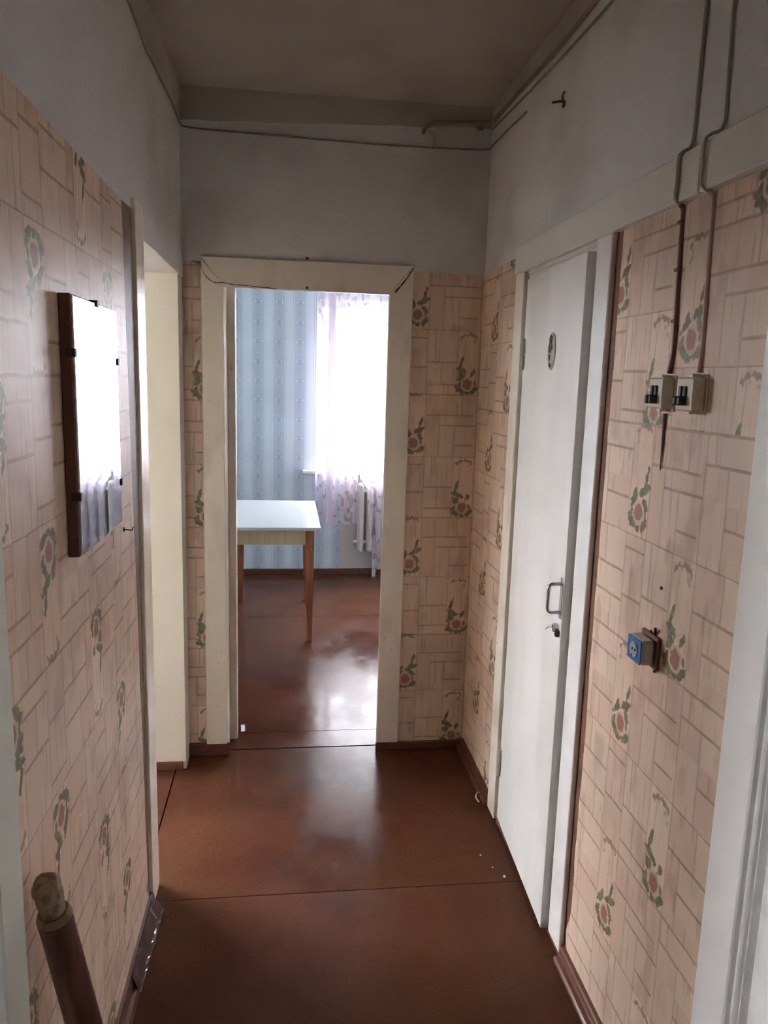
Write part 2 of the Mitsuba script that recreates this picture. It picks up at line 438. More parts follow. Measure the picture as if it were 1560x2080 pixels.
def paper(key, poly, axis, face, sign, ufn, vfn, label=None, t=0.0015):
    m = extrude(poly, axis, *((face, face + t) if sign > 0 else (face - t, face)))
    v = np.array(m.vertices)
    h = v[:, 1] if axis == 'x' else v[:, 0]
    add(key, m, 'm_paper', label=label, uv=np.stack([ufn(h), vfn(v[:, 2])], 1))


left_edge = ragged((2.195, 0.055), (2.088, ZW), 60, 0.004, 1.0)
top_edge = ragged((2.088, ZW), (1.119, ZW), 40, 0.002, 2.0)
paper('wall_left__wallpaper', Polygon([(1.119, 0.055)] + left_edge + top_edge[1:]), 'x', XL, 1, lambda y: -(y - 1.911) / PER, lambda z: 0.895 + (z - 0.833) / PZ_L,
      'pink-beige wallpaper printed with planks and flowers, hung upside down')
paper('wall_left__wallpaper', sbox(YB, 0.055, 0.19, ZW), 'x', XL, 1, lambda y: -(y - 1.911) / PER, lambda z: 0.895 + (z - 0.833) / PZ_L)
add('wall_left__bare_strip', extrude(Polygon([(2.186, 0.05)] + [(y - 0.012, z) for y, z in left_edge[1:]] + [(2.216, ZW + 0.005), (2.216, 0.05)]), 'x', XL, XL + 0.0009), 'm_bare_tan',
    label='tan bare strip beside the casing where the paper ends')

# left opening: casing, header
add('trim_1', bx(XL - 0.004, XL + 0.010, 2.222, LJ, 0.0, 2.118, 0.0025), 'm_cream', 'narrow cream casing board on the near side of the left opening', kind='structure')
add('trim_1__header', bx(XL - 0.004, XL + 0.0045, LJ + 0.0005, YE - 0.002, LZ, 2.118, 0.002), 'm_whitewash')

# the partition whose end face shows in the left opening
add('wall_partition', join(bx(-0.80, XL - 0.1305, LF, YE + 0.2, 0.0, ZC + 0.05), bx(XL - 0.1305, XL - 0.0005, LF - 0.004, LF - 0.0002, 0.035, LZ)), 'm_room',
    'cream painted wall end facing us inside the left opening', kind='structure')
add('baseboard_partition', bx(-0.80, XL - 0.012, LF - 0.016, LF - 0.004, 0.0005, 0.037, 0.003), 'm_skirting_red', 'low red-brown baseboard under the cream wall end', kind='structure')

# room behind the left opening (daylight comes through its window)
rw = sbox(RY0 - 0.15, 0, RY1 + 0.15, ZC + 0.05).difference(sbox(RWY0, RWZ0, RWY1, RWZ1))
add('wall_left_room_window', extrude(rw, 'x', RX0 - 0.30, RX0), 'm_room', 'window wall of the room on the left', kind='structure')
add('wall_left_room_near', bx(RX0, XL - 0.13, RY0 - 0.12, RY0, 0, ZC + 0.05), 'm_room', 'near wall of the room on the left', kind='structure')
add('wall_left_room_far', bx(RX0, -0.80, RY1, RY1 + 0.12, 0, ZC + 0.05), 'm_room', 'far wall of the room on the left', kind='structure')
add('wall_left_room_inner', bx(-0.92, -0.80, YE + 0.2, RY1, 0, ZC + 0.05), 'm_room', 'wall between the left room and the kitchen', kind='structure')
add('window_2', join(bx(RX0 - 0.20, RX0 - 0.14, RWY0, RWY1, RWZ0, RWZ0 + 0.06), bx(RX0 - 0.20, RX0 - 0.14, RWY0, RWY1, RWZ1 - 0.06, RWZ1), bx(RX0 - 0.20, RX0 - 0.14, RWY0, RWY0 + 0.06, RWZ0 + 0.06, RWZ1 - 0.06),
                     bx(RX0 - 0.20, RX0 - 0.14, RWY1 - 0.06, RWY1, RWZ0 + 0.06, RWZ1 - 0.06), bx(RX0 - 0.20, RX0 - 0.14, (RWY0 + RWY1) / 2 - 0.04, (RWY0 + RWY1) / 2 + 0.04, RWZ0 + 0.06, RWZ1 - 0.06)), 'm_white',
    'white window frame of the room on the left', kind='structure')

# ------------------------------------------------------------------ end wall
we = sbox(XL - 0.02, 0, XR + 0.05, ZC + 0.05).difference(sbox(DX0 - 0.03, -0.1, DX1 + 0.03, DZ + 0.06))
add('wall_end', extrude(we, 'y', YE, YE + 0.2), 'm_whitewash', 'end wall of the hall around the kitchen doorway, white above wallpaper', kind='structure')
xs = np.linspace(XL, XR, 30)
add('wall_end__ceiling_border', extrude(Polygon([(XL, ZC), (XR, ZC)] + [(x, 2.618 + 0.045 * (x - XL) / 1.23 + 0.008 * (meshkit.noise(np.array([[x * 14, 0, 3.0]]))[0] - 0.5)) for x in xs[::-1]]), 'y', YE - 0.0012, YE), 'm_ceiling')
ue, ve = (lambda x: (x - 0.532) / PER), (lambda z: 0.895 - (z - 1.394) / PZ_E)
paper('wall_end__wallpaper', sbox(0.503, 0.034, XR, 2.096), 'y', YE, -1, ue, ve)
paper('wall_end__wallpaper', sbox(XL, 0.055, -0.341, 2.10), 'y', YE, -1, lambda x: (x + 0.335) / PER + 0.42, lambda z: 0.417 - (z - 1.60) / PZ_E)
add('baseboard_end', join(bx(0.405, XR, YE - 0.014, YE, 0.0005, 0.036, 0.003), bx(XL, -0.245, YE - 0.014, YE, 0.0005, 0.058, 0.003)), 'm_skirting', 'dark brown baseboard along the end wall', kind='structure')

# kitchen doorway casing: head board and two side boards, frame with a stop
t2 = 'trim_2'
tag(t2, 'cream painted wooden casing around the kitchen doorway', kind='structure')


def board(name, pts, y0, y1, key, mat='m_cream'):
    """A board in the plane of the end wall, with eased front edges."""
    P = Polygon(pts)
    back = extrude(P, 'y', y0 + 0.003, y1)
    q = P.buffer(-0.003, join_style=2)
    v0, v1 = np.array(P.exterior.coords)[:-1], np.array(q.exterior.coords)[:-1]
    m = trimesh.Trimesh(np.vstack([np.c_[v0[:, 0], np.full(len(v0), y0 + 0.003), v0[:, 1]], np.c_[v1[:, 0], np.full(len(v1), y0), v1[:, 1]],
                                   np.c_[v0[:, 0], np.full(len(v0), y1), v0[:, 1]]])).convex_hull if len(v0) == 4 else back
    return add(f'{key}__{name}', m, mat)


board('side_board', [(-0.343, 0.056), (-0.255, 0.056), (-0.256, 2.015), (-0.344, 2.108)], YE - 0.020, YE - 0.0005, t2)
board('side_board', [(0.407, 0.038), (0.504, 0.038), (0.507, 2.108), (0.409, 2.010)], YE - 0.020, YE - 0.0005, t2)
board('head_board', [(-0.254, 2.0015), (0.4075, 1.9985), (0.506, 2.116), (-0.3435, 2.116)], YE - 0.0215, YE - 0.0005, t2)
frame = join(bx(DX0 - 0.03, DX0 + 0.001, YE + 0.0005, YE + 0.22, 0.0, 2.0375, 0.002), bx(DX0 + 0.001, -0.221, YE + 0.135, YE + 0.20, 0.0, 2.0375, 0.003),
             bx(DX0 - 0.03, DX1 + 0.03, YE + 0.0005, YE + 0.22, 2.038, 2.059, 0.001))
add('trim_2__frame', frame, 'm_cream')
add('trim_2__frame', bx(DX1 - 0.003, DX1 + 0.0295, YE + 0.0005, YE + 0.22, 0.0, 2.0375, 0.002), 'm_cream')
for pts, rad in (([(-0.345, 2.094), (-0.338, 2.066), (-0.326, 2.042), (-0.300, 2.022), (-0.280, 2.016), (-0.255, 2.019), (-0.225, 2.013), (-0.167, 2.011), (-0.10, 2.006), (-0.046, 2.002)], 0.0016),
                 ([(0.507, 2.106), (0.487, 2.078), (0.470, 2.055), (0.448, 2.029), (0.432, 2.010)], 0.0036)):
    c_ = curve([(x, YE - 0.0218, z) for x, z in pts], 0.008, 0.0014, len(pts))
    c_[:, 1] = YE - 0.0212
    w_ = rad * (0.45 + 0.9 * meshkit.noise(np.stack([np.arange(len(c_)) * 0.6, np.zeros(len(c_)), np.zeros(len(c_))], 1)))
    add('trim_2__crack', tube(c_, w_, 6), 'm_nail', label='dark crack along the joint of the boards')

# ------------------------------------------------------------------ right wall
D0, D1 = 1.985, 2.615
N0, N1 = 0.33, 1.105
wr = sbox(YB, 0, YE + 0.2, ZC + 0.05).difference(sbox(D0, -0.1, D1, 2.02)).difference(sbox(N0, -0.1, N1, 2.02))
add('wall_right', extrude(wr, 'x', XR, XR + 0.12), 'm_whitewash', 'right hall wall, whitewashed above a cream board and wallpaper', kind='structure')
add('wall_right__ceiling_border', extrude(band(YB, YE, z0=2.665, seed=5.0), 'x', XR - 0.0012, XR), 'm_ceiling')
ur = lambda y0: (lambda y: -(y - y0) / PER)
vr = lambda z0: (lambda z: 0.895 - (z - z0) / PZ_R)
edge_r = ragged((1.862, 0.05), (1.862, 1.575), 60, 0.006, 3.0)
bulge = [(y + (0.028 * math.exp(-((z - 0.10) / 0.05) ** 2)), z) for y, z in edge_r]
paper('wall_right__wallpaper', Polygon([(1.2185, 0.05)] + bulge + [(1.2185, 1.575)]), 'x', XR, -1, ur(1.66), vr(0.849), 'pink-beige wallpaper printed with planks and flowers')
edge_r2 = ragged((1.862, 1.5755), (1.862, 2.030), 30, 0.003, 4.0)
paper('wall_right__wallpaper', Polygon([(1.5705, 1.5755)] + edge_r2 + [(1.5705, 2.030)]), 'x', XR, -1, ur(1.850), vr(1.877))
paper('wall_right__wallpaper', sbox(1.2185, 1.5755, 1.570, 2.030), 'x', XR, -1, ur(1.494), vr(1.754))
paper('wall_right__wallpaper', sbox(2.7115, 0.034, YE, 2.098), 'x', XR, -1, ur(3.012), vr(1.862))
add('wall_right__bare_strip', extrude(sbox(1.842, 0.03, 1.896, 2.031), 'x', XR - 0.0009, XR), 'm_bare', label='dark red-brown bare strip between casing and wallpaper')

add('trim_3', bx(XR - 0.022, XR - 0.0003, 1.484, 2.712, 2.032, 2.124, 0.003), 'm_board', 'long cream head board running over the white door', kind='structure')
add('trim_3__side_board', bx(XR - 0.016, XR - 0.0003, 1.895, 1.988, 0.022, 2.0315, 0.0025), 'm_white')
add('trim_3__side_board', bx(XR - 0.016, XR - 0.0003, 2.618, 2.710, 0.003, 2.0315, 0.0025), 'm_cream')
add('trim_3__frame', join(bx(XR + 0.003, XR + 0.118, D1 - 0.012, D1 - 0.0005, 0, 2.0195), bx(XR + 0.003, XR + 0.118, D0 + 0.0005, D0 + 0.008, 0, 2.0195), bx(XR + 0.003, XR + 0.118, D0 + 0.008, D1 - 0.012, 2.008, 2.0195)), 'm_cream')
add('trim_3__threshold', bx(XR - 0.012, XR + 0.11, 1.90, D1 - 0.013, 0.0005, 0.016, 0.004), 'm_skirting_red')
add('trim_4', bx(XR - 0.022, XR - 0.0003, YB, 1.4825, 2.032, 2.124, 0.003), 'm_board', 'cream wall board above the near wallpaper, beside the upper cable', kind='structure')

# small room behind the white door
add('wall_toilet', join(bx(1.90, 2.0, 1.80, 2.80, 0, ZC), bx(XR + 0.12, 1.90, 1.72, 1.80, 0, ZC), bx(XR + 0.12, 1.90, 2.80, 2.88, 0, ZC)), 'm_room', 'walls of the small room behind the white door', kind='structure')

# the white door, ajar
HX, HY = 0.803, 2.600
ang = math.atan2(0.775 - HX, 2.003 - HY)
ed = np.array([math.sin(ang), math.cos(ang), 0.0])            # from the hinge to the free edge
en = np.array([-0.9989, 0.047, 0.0])                         # out into the hall
en = en - ed * (en @ ed)
en /= np.linalg.norm(en)
EZ = np.array([0, 0, 1.0])
d1 = 'door_1'
tag(d1, 'white flat toilet door in the right wall, slightly ajar, with a bow handle', kind='structure')
onto = lambda m: place(m, (HX, HY, 0), ed, en, EZ)           # local x along the leaf, y out, z up
add('door_1__leaf', onto(bx(0.0, 0.5975, -0.033, 0.0, 0.020, 2.003, 0.0015)), 'm_white')


def s_of(y):
    return (HY - y) / 0.9989


def handle_path():
    s, zt, zb, out, r = 0.580, 1.100, 1.016, 0.038, 0.014
    pts = [(s, 0.002, zt), (s, out - r, zt)]
    pts += [(s, out - r + r * math.sin(a), zt - r + r * math.cos(a)) for a in np.linspace(0, math.pi / 2, 6)[1:]]
    pts += [(s, out, zb + r)]
    pts += [(s, out - r + r * math.cos(a), zb + r - r * math.sin(a)) for a in np.linspace(0, math.pi / 2, 6)[1:]]
    pts += [(s, 0.002, zb)]
    return np.array(pts)


hk = add('door_1__handle', onto(tube(handle_path(), 0.0048, 12)), 'm_chrome', smooth=40, label='chrome bow handle')
sH = 0.580
add('door_1__handle__plate', onto(bx(sH - 0.009, sH + 0.009, 0.0, 0.0022, 0.998, 1.118, 0.001)), 'm_steel')
# latch with a turn lever below the handle
lk = trimesh.creation.cylinder(radius=0.0135, height=0.012, sections=24)
lk.apply_transform(trimesh.transformations.rotation_matrix(math.pi / 2, [1, 0, 0]))
lk.apply_translation((0.562, 0.006, 0.966))
add('door_1__latch', onto(lk), 'm_steel', smooth=40, label='small steel thumb latch under the handle')
add('door_1__latch__lever', onto(tube([(0.557, 0.013, 0.969), (0.547, 0.020, 0.965), (0.537, 0.026, 0.953)], [0.004, 0.003, 0.0022], 8)), 'm_steel', smooth=40)
add('door_1__latch__stem', onto(bx(0.574, 0.588, 0.0, 0.012, 0.944, 0.964, 0.002)), 'm_nail')
for zc in (1.755, 0.252):
    hx = join(tube([(0.012, 0.006, zc - 0.052), (0.012, 0.006, zc - 0.002)], 0.0065, 12), tube([(0.012, 0.006, zc + 0.002), (0.012, 0.006, zc + 0.052)], 0.0065, 12))
    add('door_1__hinge', onto(hx), 'm_hinge', smooth=40)
# oval toilet plaque with a raised figure
a = np.linspace(0, 2 * np.pi, 40, endpoint=False)
sp, zp = 0.338, 1.755


def oval(rx, rz, y0, y1):
    m = trimesh.creation.extrude_polygon(Polygon(np.c_[rx * np.cos(a), rz * np.sin(a)]), y1 - y0, engine='earcut')
    v = np.array(m.vertices)
    return onto(trimesh.Trimesh(np.c_[v[:, 0] + sp, v[:, 2] + y0, v[:, 1] + zp], m.faces[:, ::-1], process=False))


add('door_1__plaque', oval(0.036, 0.055, 0.0, 0.004), 'm_plaque', label='small oval grey plaque with a dark figure')
fig = [trimesh.creation.icosphere(subdivisions=2, radius=0.012)]
fig[0].apply_scale((1, 0.35, 1))
fig[0].apply_translation((sp - 0.004, 0.0045, zp + 0.036))
for pts, r in (([(sp - 0.006, 0.0045, zp + 0.026), (sp - 0.010, 0.0045, zp + 0.008), (sp - 0.012, 0.0045, zp - 0.004)], (0.008, 0.013, 0.009)),
               ([(sp - 0.013, 0.0045, zp - 0.010), (sp - 0.012, 0.0045, zp - 0.028)], (0.008, 0.005)), ([(sp + 0.004, 0.0045, zp + 0.020), (sp + 0.012, 0.0045, zp + 0.006)], (0.0045, 0.004)),
               ([(sp - 0.010, 0.0045, zp - 0.040), (sp + 0.004, 0.0045, zp - 0.044)], (0.006, 0.005))):
    t_ = tube(pts, r, 8)
    t_.vertices[:, 1] = 0.0045 + (np.array(t_.vertices)[:, 1] - 0.0045) * 0.35
    fig.append(t_)
add('door_1__plaque__figure', onto(join(*fig)), 'm_nail', smooth=50)

# near doorways: only their casings and a strip of the closed leaf show
add('trim_5', bx(XR - 0.020, XR - 0.0003, 1.120, 1.2180, 0.0, 2.0315, 0.003), 'm_white', 'broad white casing of the near door at the right edge', kind='structure')
add('trim_5__bead', bx(XR - 0.010, XR + 0.03, 1.108, 1.1195, 0.0, 2.0315, 0.003), 'm_white')
add('door_2', bx(XR + 0.012, XR + 0.045, N0 + 0.004, 1.102, 0.01, 2.01, 0.003), 'm_white', 'white near door at the right edge of the photograph', kind='structure')
add('trim_6', bx(XL + 0.0003, XL + 0.020, 1.030, 1.1180, 0.0, ZW, 0.003), 'm_pale', 'pale casing board of the near doorway at the left edge', kind='structure')
nw = sbox(-1.3, 0, RY0 - 0.12, ZC + 0.05).difference(sbox(NWY0, NWZ0, NWY1, NWZ1))
add('wall_near_room_window', extrude(nw, 'x', RX0 - 0.30, RX0), 'm_room_cool', 'window wall of the room beside the camera', kind='structure')
fx_ = (RX0 - 0.20, RX0 - 0.14)
add('window_3', join(bx(*fx_, NWY0, NWY1, NWZ0, NWZ0 + 0.05), bx(*fx_, NWY0, NWY1, NWZ1 - 0.05, NWZ1), bx(*fx_, NWY0, NWY0 + 0.05, NWZ0 + 0.05, NWZ1 - 0.05), bx(*fx_, NWY1 - 0.05, NWY1, NWZ0 + 0.05, NWZ1 - 0.05)), 'm_white',
    'white window frame of the room beside the camera', kind='structure')
add('window_3__pane', trimesh.Trimesh([(RX0 - 0.17, NWY0 + 0.05, NWZ0 + 0.05), (RX0 - 0.17, NWY1 - 0.05, NWZ0 + 0.05), (RX0 - 0.17, NWY1 - 0.05, NWZ1 - 0.05), (RX0 - 0.17, NWY0 + 0.05, NWZ1 - 0.05)], [(0, 1, 2), (0, 2, 3)], process=False), 'm_glass')
add('wall_near_room_back', bx(RX0, XL - 0.13, -1.3, -1.2, 0, ZC + 0.05), 'm_room_cool', 'back wall of the room beside the camera', kind='structure')

# baseboards of the hall
def skirting(y0, y1, side):
    prof = [(0, 0), (0.032, 0), (0.032, 0.010), (0.027, 0.016), (0.016, 0.018), (0.014, 0.040), (0.010, 0.046), (0, 0.048)]
    if side == 'l':
        prof = [(XL + a_, b_ * 1.22) for a_, b_ in prof]
    else:
        prof = [(XR - a_, b_) for a_, b_ in prof]
    return extrude(Polygon([(x, z + 0.0005) for x, z in prof]), 'y', y0, y1)


add('baseboard_right', skirting(1.2185, 1.893, 'r'), 'm_skirting_red', 'ridged red-brown baseboard below the right wallpaper', kind='structure')
add('baseboard_right__length', skirting(2.7115, YE - 0.0145, 'r'), 'm_skirting')
add('baseboard_left', skirting(1.119, 2.221, 'l'), 'm_skirting', 'dark brown ridged baseboard below the left wallpaper', kind='structure')

# back of the hall, behind the camera
add('wall_back', bx(XL - 0.2, XR + 0.2, YB - 0.12, YB, 0, ZC), 'm_whitewash', 'wall behind the camera', kind='structure')

# ------------------------------------------------------------------ kitchen
wk = sbox(KX0, 0, KX1 + 0.12, ZC + 0.05).difference(sbox(WX0, WZ0, WX1, WZ1))
UK = lambda x: (x + 0.071) / 0.168 + 0.5
VK = lambda z: (z - 1.936) / 0.1555 + 0.5
m = extrude(wk, 'y', YK, YK + 0.34)
add('wall_kitchen', m, 'm_niche', 'kitchen window wall with blue-grey striped wallpaper', kind='structure')
xk = 0.455                                                    # to the right of this the wall below the sill is bare
pk = sbox(-0.80, 0.05, KX1, ZC).difference(sbox(WX0 - 0.004, WZ0 - 0.02, WX1, WZ1)).difference(sbox(xk, 0, KX1 - 0.2, WZ0 - 0.02))
m = extrude(pk, 'y', YK - 0.001, YK)
add('wall_kitchen__wallpaper', m, 'm_kitchen_paper', uv=np.stack([UK(np.array(m.vertices)[:, 0]), VK(np.array(m.vertices)[:, 2])], 1), label='blue-grey wallpaper in stripes with small diamonds')
m = bx(-0.80, -0.799, YE + 0.2, YK, 0, ZC)
add('wall_kitchen_left', m, 'm_kitchen_paper', uv=np.stack([np.array(m.vertices)[:, 1] / 0.168, VK(np.array(m.vertices)[:, 2])], 1), label='left kitchen wall in striped wallpaper', kind='structure')
m = bx(KX1, KX1 + 0.12, YE + 0.2, YK, 0, ZC)
add('wall_kitchen_right', m, 'm_kitchen_paper', uv=np.stack([np.array(m.vertices)[:, 1] / 0.168, VK(np.array(m.vertices)[:, 2])], 1), label='right kitchen wall in striped wallpaper', kind='structure')
add('wall_kitchen_near', bx(XR + 0.05, KX1 + 0.12, YE + 0.08, YE + 0.2, 0, ZC), 'm_room', 'kitchen side of the end wall', kind='structure')
add('baseboard_kitchen', bx(-0.80, KX1, YK - 0.016, YK - 0.001, 0.0005, 0.052, 0.003), 'm_skirting', 'dark baseboard below the kitchen window wall', kind='structure')

# window
w1 = 'window_1'
tag(w1, 'bright kitchen window behind the tulle curtains', kind='structure')
FY0, FY1 = YK + 0.10, YK + 0.15
fr = [bx(WX0, WX1, FY0, FY1, WZ0, WZ0 + 0.055, 0.003), bx(WX0, WX1, FY0, FY1, WZ1 - 0.055, WZ1, 0.003), bx(WX0, WX0 + 0.05, FY0, FY1, WZ0 + 0.055, WZ1 - 0.055, 0.003), bx(WX1 - 0.05, WX1, FY0, FY1, WZ0 + 0.055, WZ1 - 0.055, 0.003),
      bx(0.335, 0.395, FY0, FY1, WZ0 + 0.055, WZ1 - 0.055, 0.003), bx(1.06, 1.13, FY0, FY1, WZ0 + 0.055, WZ1 - 0.055, 0.003)]
add('window_1__frame', join(*fr), 'm_white')
for x0, x1 in ((WX0 + 0.05, 0.335), (0.395, 1.06), (1.13, WX1 - 0.05)):
    add('window_1__pane', trimesh.Trimesh([(x0, FY0 + 0.025, WZ0 + 0.055), (x1, FY0 + 0.025, WZ0 + 0.055), (x1, FY0 + 0.025, WZ1 - 0.055), (x0, FY0 + 0.025, WZ1 - 0.055)], [(0, 1, 2), (0, 2, 3)], process=False), 'm_glass')
y0, y1 = RWY0 + 0.06, RWY1 - 0.06
ym = (RWY0 + RWY1) / 2
for q0, q1 in ((y0, ym - 0.04), (ym + 0.04, y1)):
    add('window_2__pane', trimesh.Trimesh([(RX0 - 0.17, q0, RWZ0 + 0.06), (RX0 - 0.17, q1, RWZ0 + 0.06), (RX0 - 0.17, q1, RWZ1 - 0.06), (RX0 - 0.17, q0, RWZ1 - 0.06)], [(0, 1, 2), (0, 2, 3)], process=False), 'm_glass')
add('window_1__sill', bx(0.125, WX1 + 0.10, YK - 0.085, FY0, WZ0 - 0.030, WZ0 - 0.001, 0.004), 'm_white')


# tulle curtains
def curtain(x_of, zb_of, z1, y0, seed, n=150, m_=50):
    """x_of(s, z): s from 0 to 1 across; zb_of(s): the hem's height."""
    s = np.linspace(0, 1, n)
    V, UV = [], []
    for i in range(m_ + 1):
        t = i / m_
        for q in s:
            zb = zb_of(q)
            z = zb + (z1 - zb) * t
            x = x_of(q, z)
            ph = x_of(q, 1.4)
            w = 0.016 * math.sin(ph * 92 + seed) + 0.009 * math.sin(ph * 41 + 2 * seed + 1.2 * t) + 0.005 * math.sin(ph * 170 + 3 * t)
            V.append((x, y0 + w * (1.15 - 0.5 * t), z))
            UV.append((q * (x_of(1, 1.4) - x_of(0, 1.4)) * 1.5 + seed, (z - zb)))
    F = []
    for i in range(m_):
        for j in range(n - 1):
            k = i * n + j
            F += [(k, k + 1, k + n + 1), (k, k + n + 1, k + n)]
    return trimesh.Trimesh(V, F, process=False), np.array(UV)


hem_a = lambda s: 0.470 + 0.05 * max(0, 0.25 - s) + 0.010 * math.sin(s * 23)
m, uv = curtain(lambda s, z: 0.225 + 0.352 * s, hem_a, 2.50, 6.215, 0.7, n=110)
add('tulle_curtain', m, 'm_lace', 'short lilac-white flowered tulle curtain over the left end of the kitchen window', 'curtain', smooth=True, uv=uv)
m, uv = curtain(lambda s, z: 0.59 + 1.20 * s + (1 - s) ** 2 * float(np.interp(z, (0.09, 0.35, 0.62, 0.74, 0.80, 0.84), (0.131, 0.098, 0.070, 0.060, 0.035, 0.0))), lambda s: 0.082 + 0.012 * math.sin(s * 31), 2.50, 6.185, 2.1, n=260)
add('tulle_curtain', m, 'm_lace', 'long white tulle curtain reaching the floor in front of the radiator', 'curtain', smooth=True, uv=uv)
rod = tube([(0.05, 6.20, 2.52), (1.90, 6.20, 2.52)], 0.010, 12)
add('curtain_rod', rod, 'm_white', 'white curtain rod over the kitchen window', 'curtain rod', smooth=40)
for xb in (0.10, 1.85):
    add('curtain_rod__bracket', bx(xb - 0.008, xb + 0.008, 6.195, YK, 2.527, 2.545, 0.002), 'm_white')

# radiator
tag('radiator', 'white cast-iron radiator under the kitchen window, half behind tulle', 'radiator')
for k in range(12):
    xc = 0.612 + 0.075 * k
    col = []
    for dy in (0.0, 0.055):
        col.append(tube(curve([(xc, 6.262 + dy, 0.245), (xc, 6.262 + dy, 0.30), (xc, 6.262 + dy, 0.72), (xc, 6.262 + dy, 0.775)], 0.03), 0.0262, 14))
    e = trimesh.creation.icosphere(subdivisions=2, radius=0.0262)
    for z in (0.245, 0.775):
        for dy in (0.0, 0.055):
            q = e.copy()
            q.apply_scale((1, 1, 1.1))
            q.apply_translation((xc, 6.262 + dy, z))
            col.append(q)
    add('radiator__section', join(*col), 'm_radiator', smooth=50)
for z in (0.300, 0.730):
    add('radiator__hub', tube([(0.555, 6.29, z), (1.48, 6.29, z)], 0.019, 14), 'm_radiator', smooth=50)
for xf_ in (0.72, 1.32):
    add('radiator__foot', bx(xf_, xf_ + 0.03, 6.28, 6.30, 0.0005, 0.25), 'm_radiator')

# table
tag('kitchen_table', 'white-topped kitchen table with red-brown wooden legs on the kitchen floor', 'table')
add('kitchen_table__top', bx(-0.42, 0.207, 4.615, 5.665, 0.729, 0.75, 0.003), 'm_laminate', label='white laminate top')
for x0, x1, y0, y1 in ((-0.37, 0.16, 4.668, 4.686), (-0.37, 0.16, 5.594, 5.612), (-0.372, -0.354, 4.69, 5.59), (0.150, 0.168, 4.69, 5.59)):
    add('kitchen_table__apron', bx(x0, x1, y0, y1, 0.632, 0.7285, 0.001), 'm_apron')
for lx, ly in ((0.142, 4.688), (0.142, 5.592), (-0.336, 4.688), (-0.336, 5.592)):
    sx = 1 if lx > 0 else -1
    sy = 1 if ly > 5 else -1
    top_, bot_ = 0.027, 0.016
    pts = []
    for z, h in ((0.7288, top_), (0.60, top_), (0.0025, bot_)):
        for dx in (-h, h):
            for dy in (-h, h):
                pts.append((lx + dx + sx * (top_ - h) * 0.4, ly + dy + sy * (top_ - h) * 0.4, z))
    add('kitchen_table__leg', trimesh.Trimesh(pts).convex_hull, 'm_wood')

# ------------------------------------------------------------------ mirror on the left wall
tag('wall_mirror', 'rectangular mirror on a thick dark brown board, hung on the left wallpaper', 'mirror')
MY0, MY1, MZ0, MZ1 = 1.500, 1.868, 1.302, 1.797
# the board stands off a little at its near edge, so that the glass turns slightly toward the end of the hall
add('wall_mirror__board', bx(XL + 0.0018, XL + 0.0235, MY0, MY1, MZ0, MZ1, 0.002), 'm_mirror_board', label='dark brown backing board')
add('wall_mirror__glass', bx(XL + 0.0237, XL + 0.0275, MY0 + 0.004, MY1 - 0.002, MZ0 + 0.003, MZ1 - 0.003, 0.0006), 'm_mirror', label='mirror glass')
for y, z, h in ((1.683, MZ1, 1), (MY0, 1.690, 0), (MY0, 1.420, 0), (MY1, 1.680, 0), (MY1, 1.400, 0)):
    if h:
        c_ = join(bx(XL + 0.026, XL + 0.0305, y - 0.008, y + 0.008, z - 0.009, z + 0.003, 0.001), bx(XL + 0.012, XL + 0.0305, y - 0.008, y + 0.008, z + 0.001, z + 0.004, 0.0008))
    else:
        s_ = -1 if y < 1.6 else 1
        y0_, y1_ = sorted((y - s_ * 0.008, y + s_ * 0.003))
        q0_, q1_ = sorted((y + s_ * 0.0005, y + s_ * 0.0035))
        c_ = join(bx(XL + 0.026, XL + 0.0305, y0_, y1_, z - 0.008, z + 0.008, 0.001), bx(XL + 0.012, XL + 0.0305, q0_, q1_, z - 0.008, z + 0.008, 0.0008))
    add('wall_mirror__clip', c_, 'm_nail')
add('hook_nail', join(tube([(XL, 2.000, 1.258), (XL + 0.022, 2.000, 1.256), (XL + 0.026, 2.000, 1.264)], 0.0018, 8), tube([(XL + 0.0015, 2.0, 1.258), (XL + 0.004, 2.0, 1.258)], 0.006, 10)), 'm_nail',
    'small dark nail in the left wallpaper below the mirror corner', 'nail', smooth=40)

# ------------------------------------------------------------------ switches, socket, cables on the right wall
def switch(y0, y1, z0, z1, mat, label):
    k = 'light_switch'
    n = 0
    while k in labels:
        n += 1
        k = f'light_switch_{n:03d}'
    tag(k, label, 'switch')
    xf = XR - 0.030
    add(k + '__housing', bx(xf, XR - 0.004, y0, y1, z0, z1, 0.004), mat)
    add(k + '__base_plate', bx(XR - 0.0045, XR - 0.0016, y0 - 0.003, y1 + 0.003, z0 - 0.005, z1 + 0.005, 0.001), mat)
    yc, zc = (y0 + y1) / 2, (z0 + z1) / 2
    yc += 0.004
    rk = join(*[join(bx(xf - 0.004, xf + 0.002, yc + dy - 0.0052, yc + dy + 0.0052, zc - 0.022, zc + 0.016, 0.001), bx(xf - 0.015, xf - 0.001, yc + dy - 0.0068, yc + dy + 0.0068, zc - 0.022, zc - 0.004, 0.003)) for dy in (-0.0085, 0.0085)])
    add(k + '__toggle', rk, 'm_black', label='pair of black toggles')
    add(k + '__clip', bx(xf + 0.006, XR - 0.006, yc - 0.018, yc - 0.004, z1 - 0.001, z1 + 0.006, 0.001), 'm_radiator')
    add(k + '__clip', bx(xf + 0.006, XR - 0.006, yc - 0.018, yc - 0.004, z0 - 0.005, z0 + 0.001, 0.001), 'm_radiator')
    return k


switch(1.537, 1.604, 1.612, 1.678, 'm_switch', 'beige double toggle switch box nearer the white door, under the dark brown cable')
switch(1.413, 1.483, 1.611, 1.679, 'm_switch', 'beige double toggle switch box farther from the white door, right-hand one of the pair')

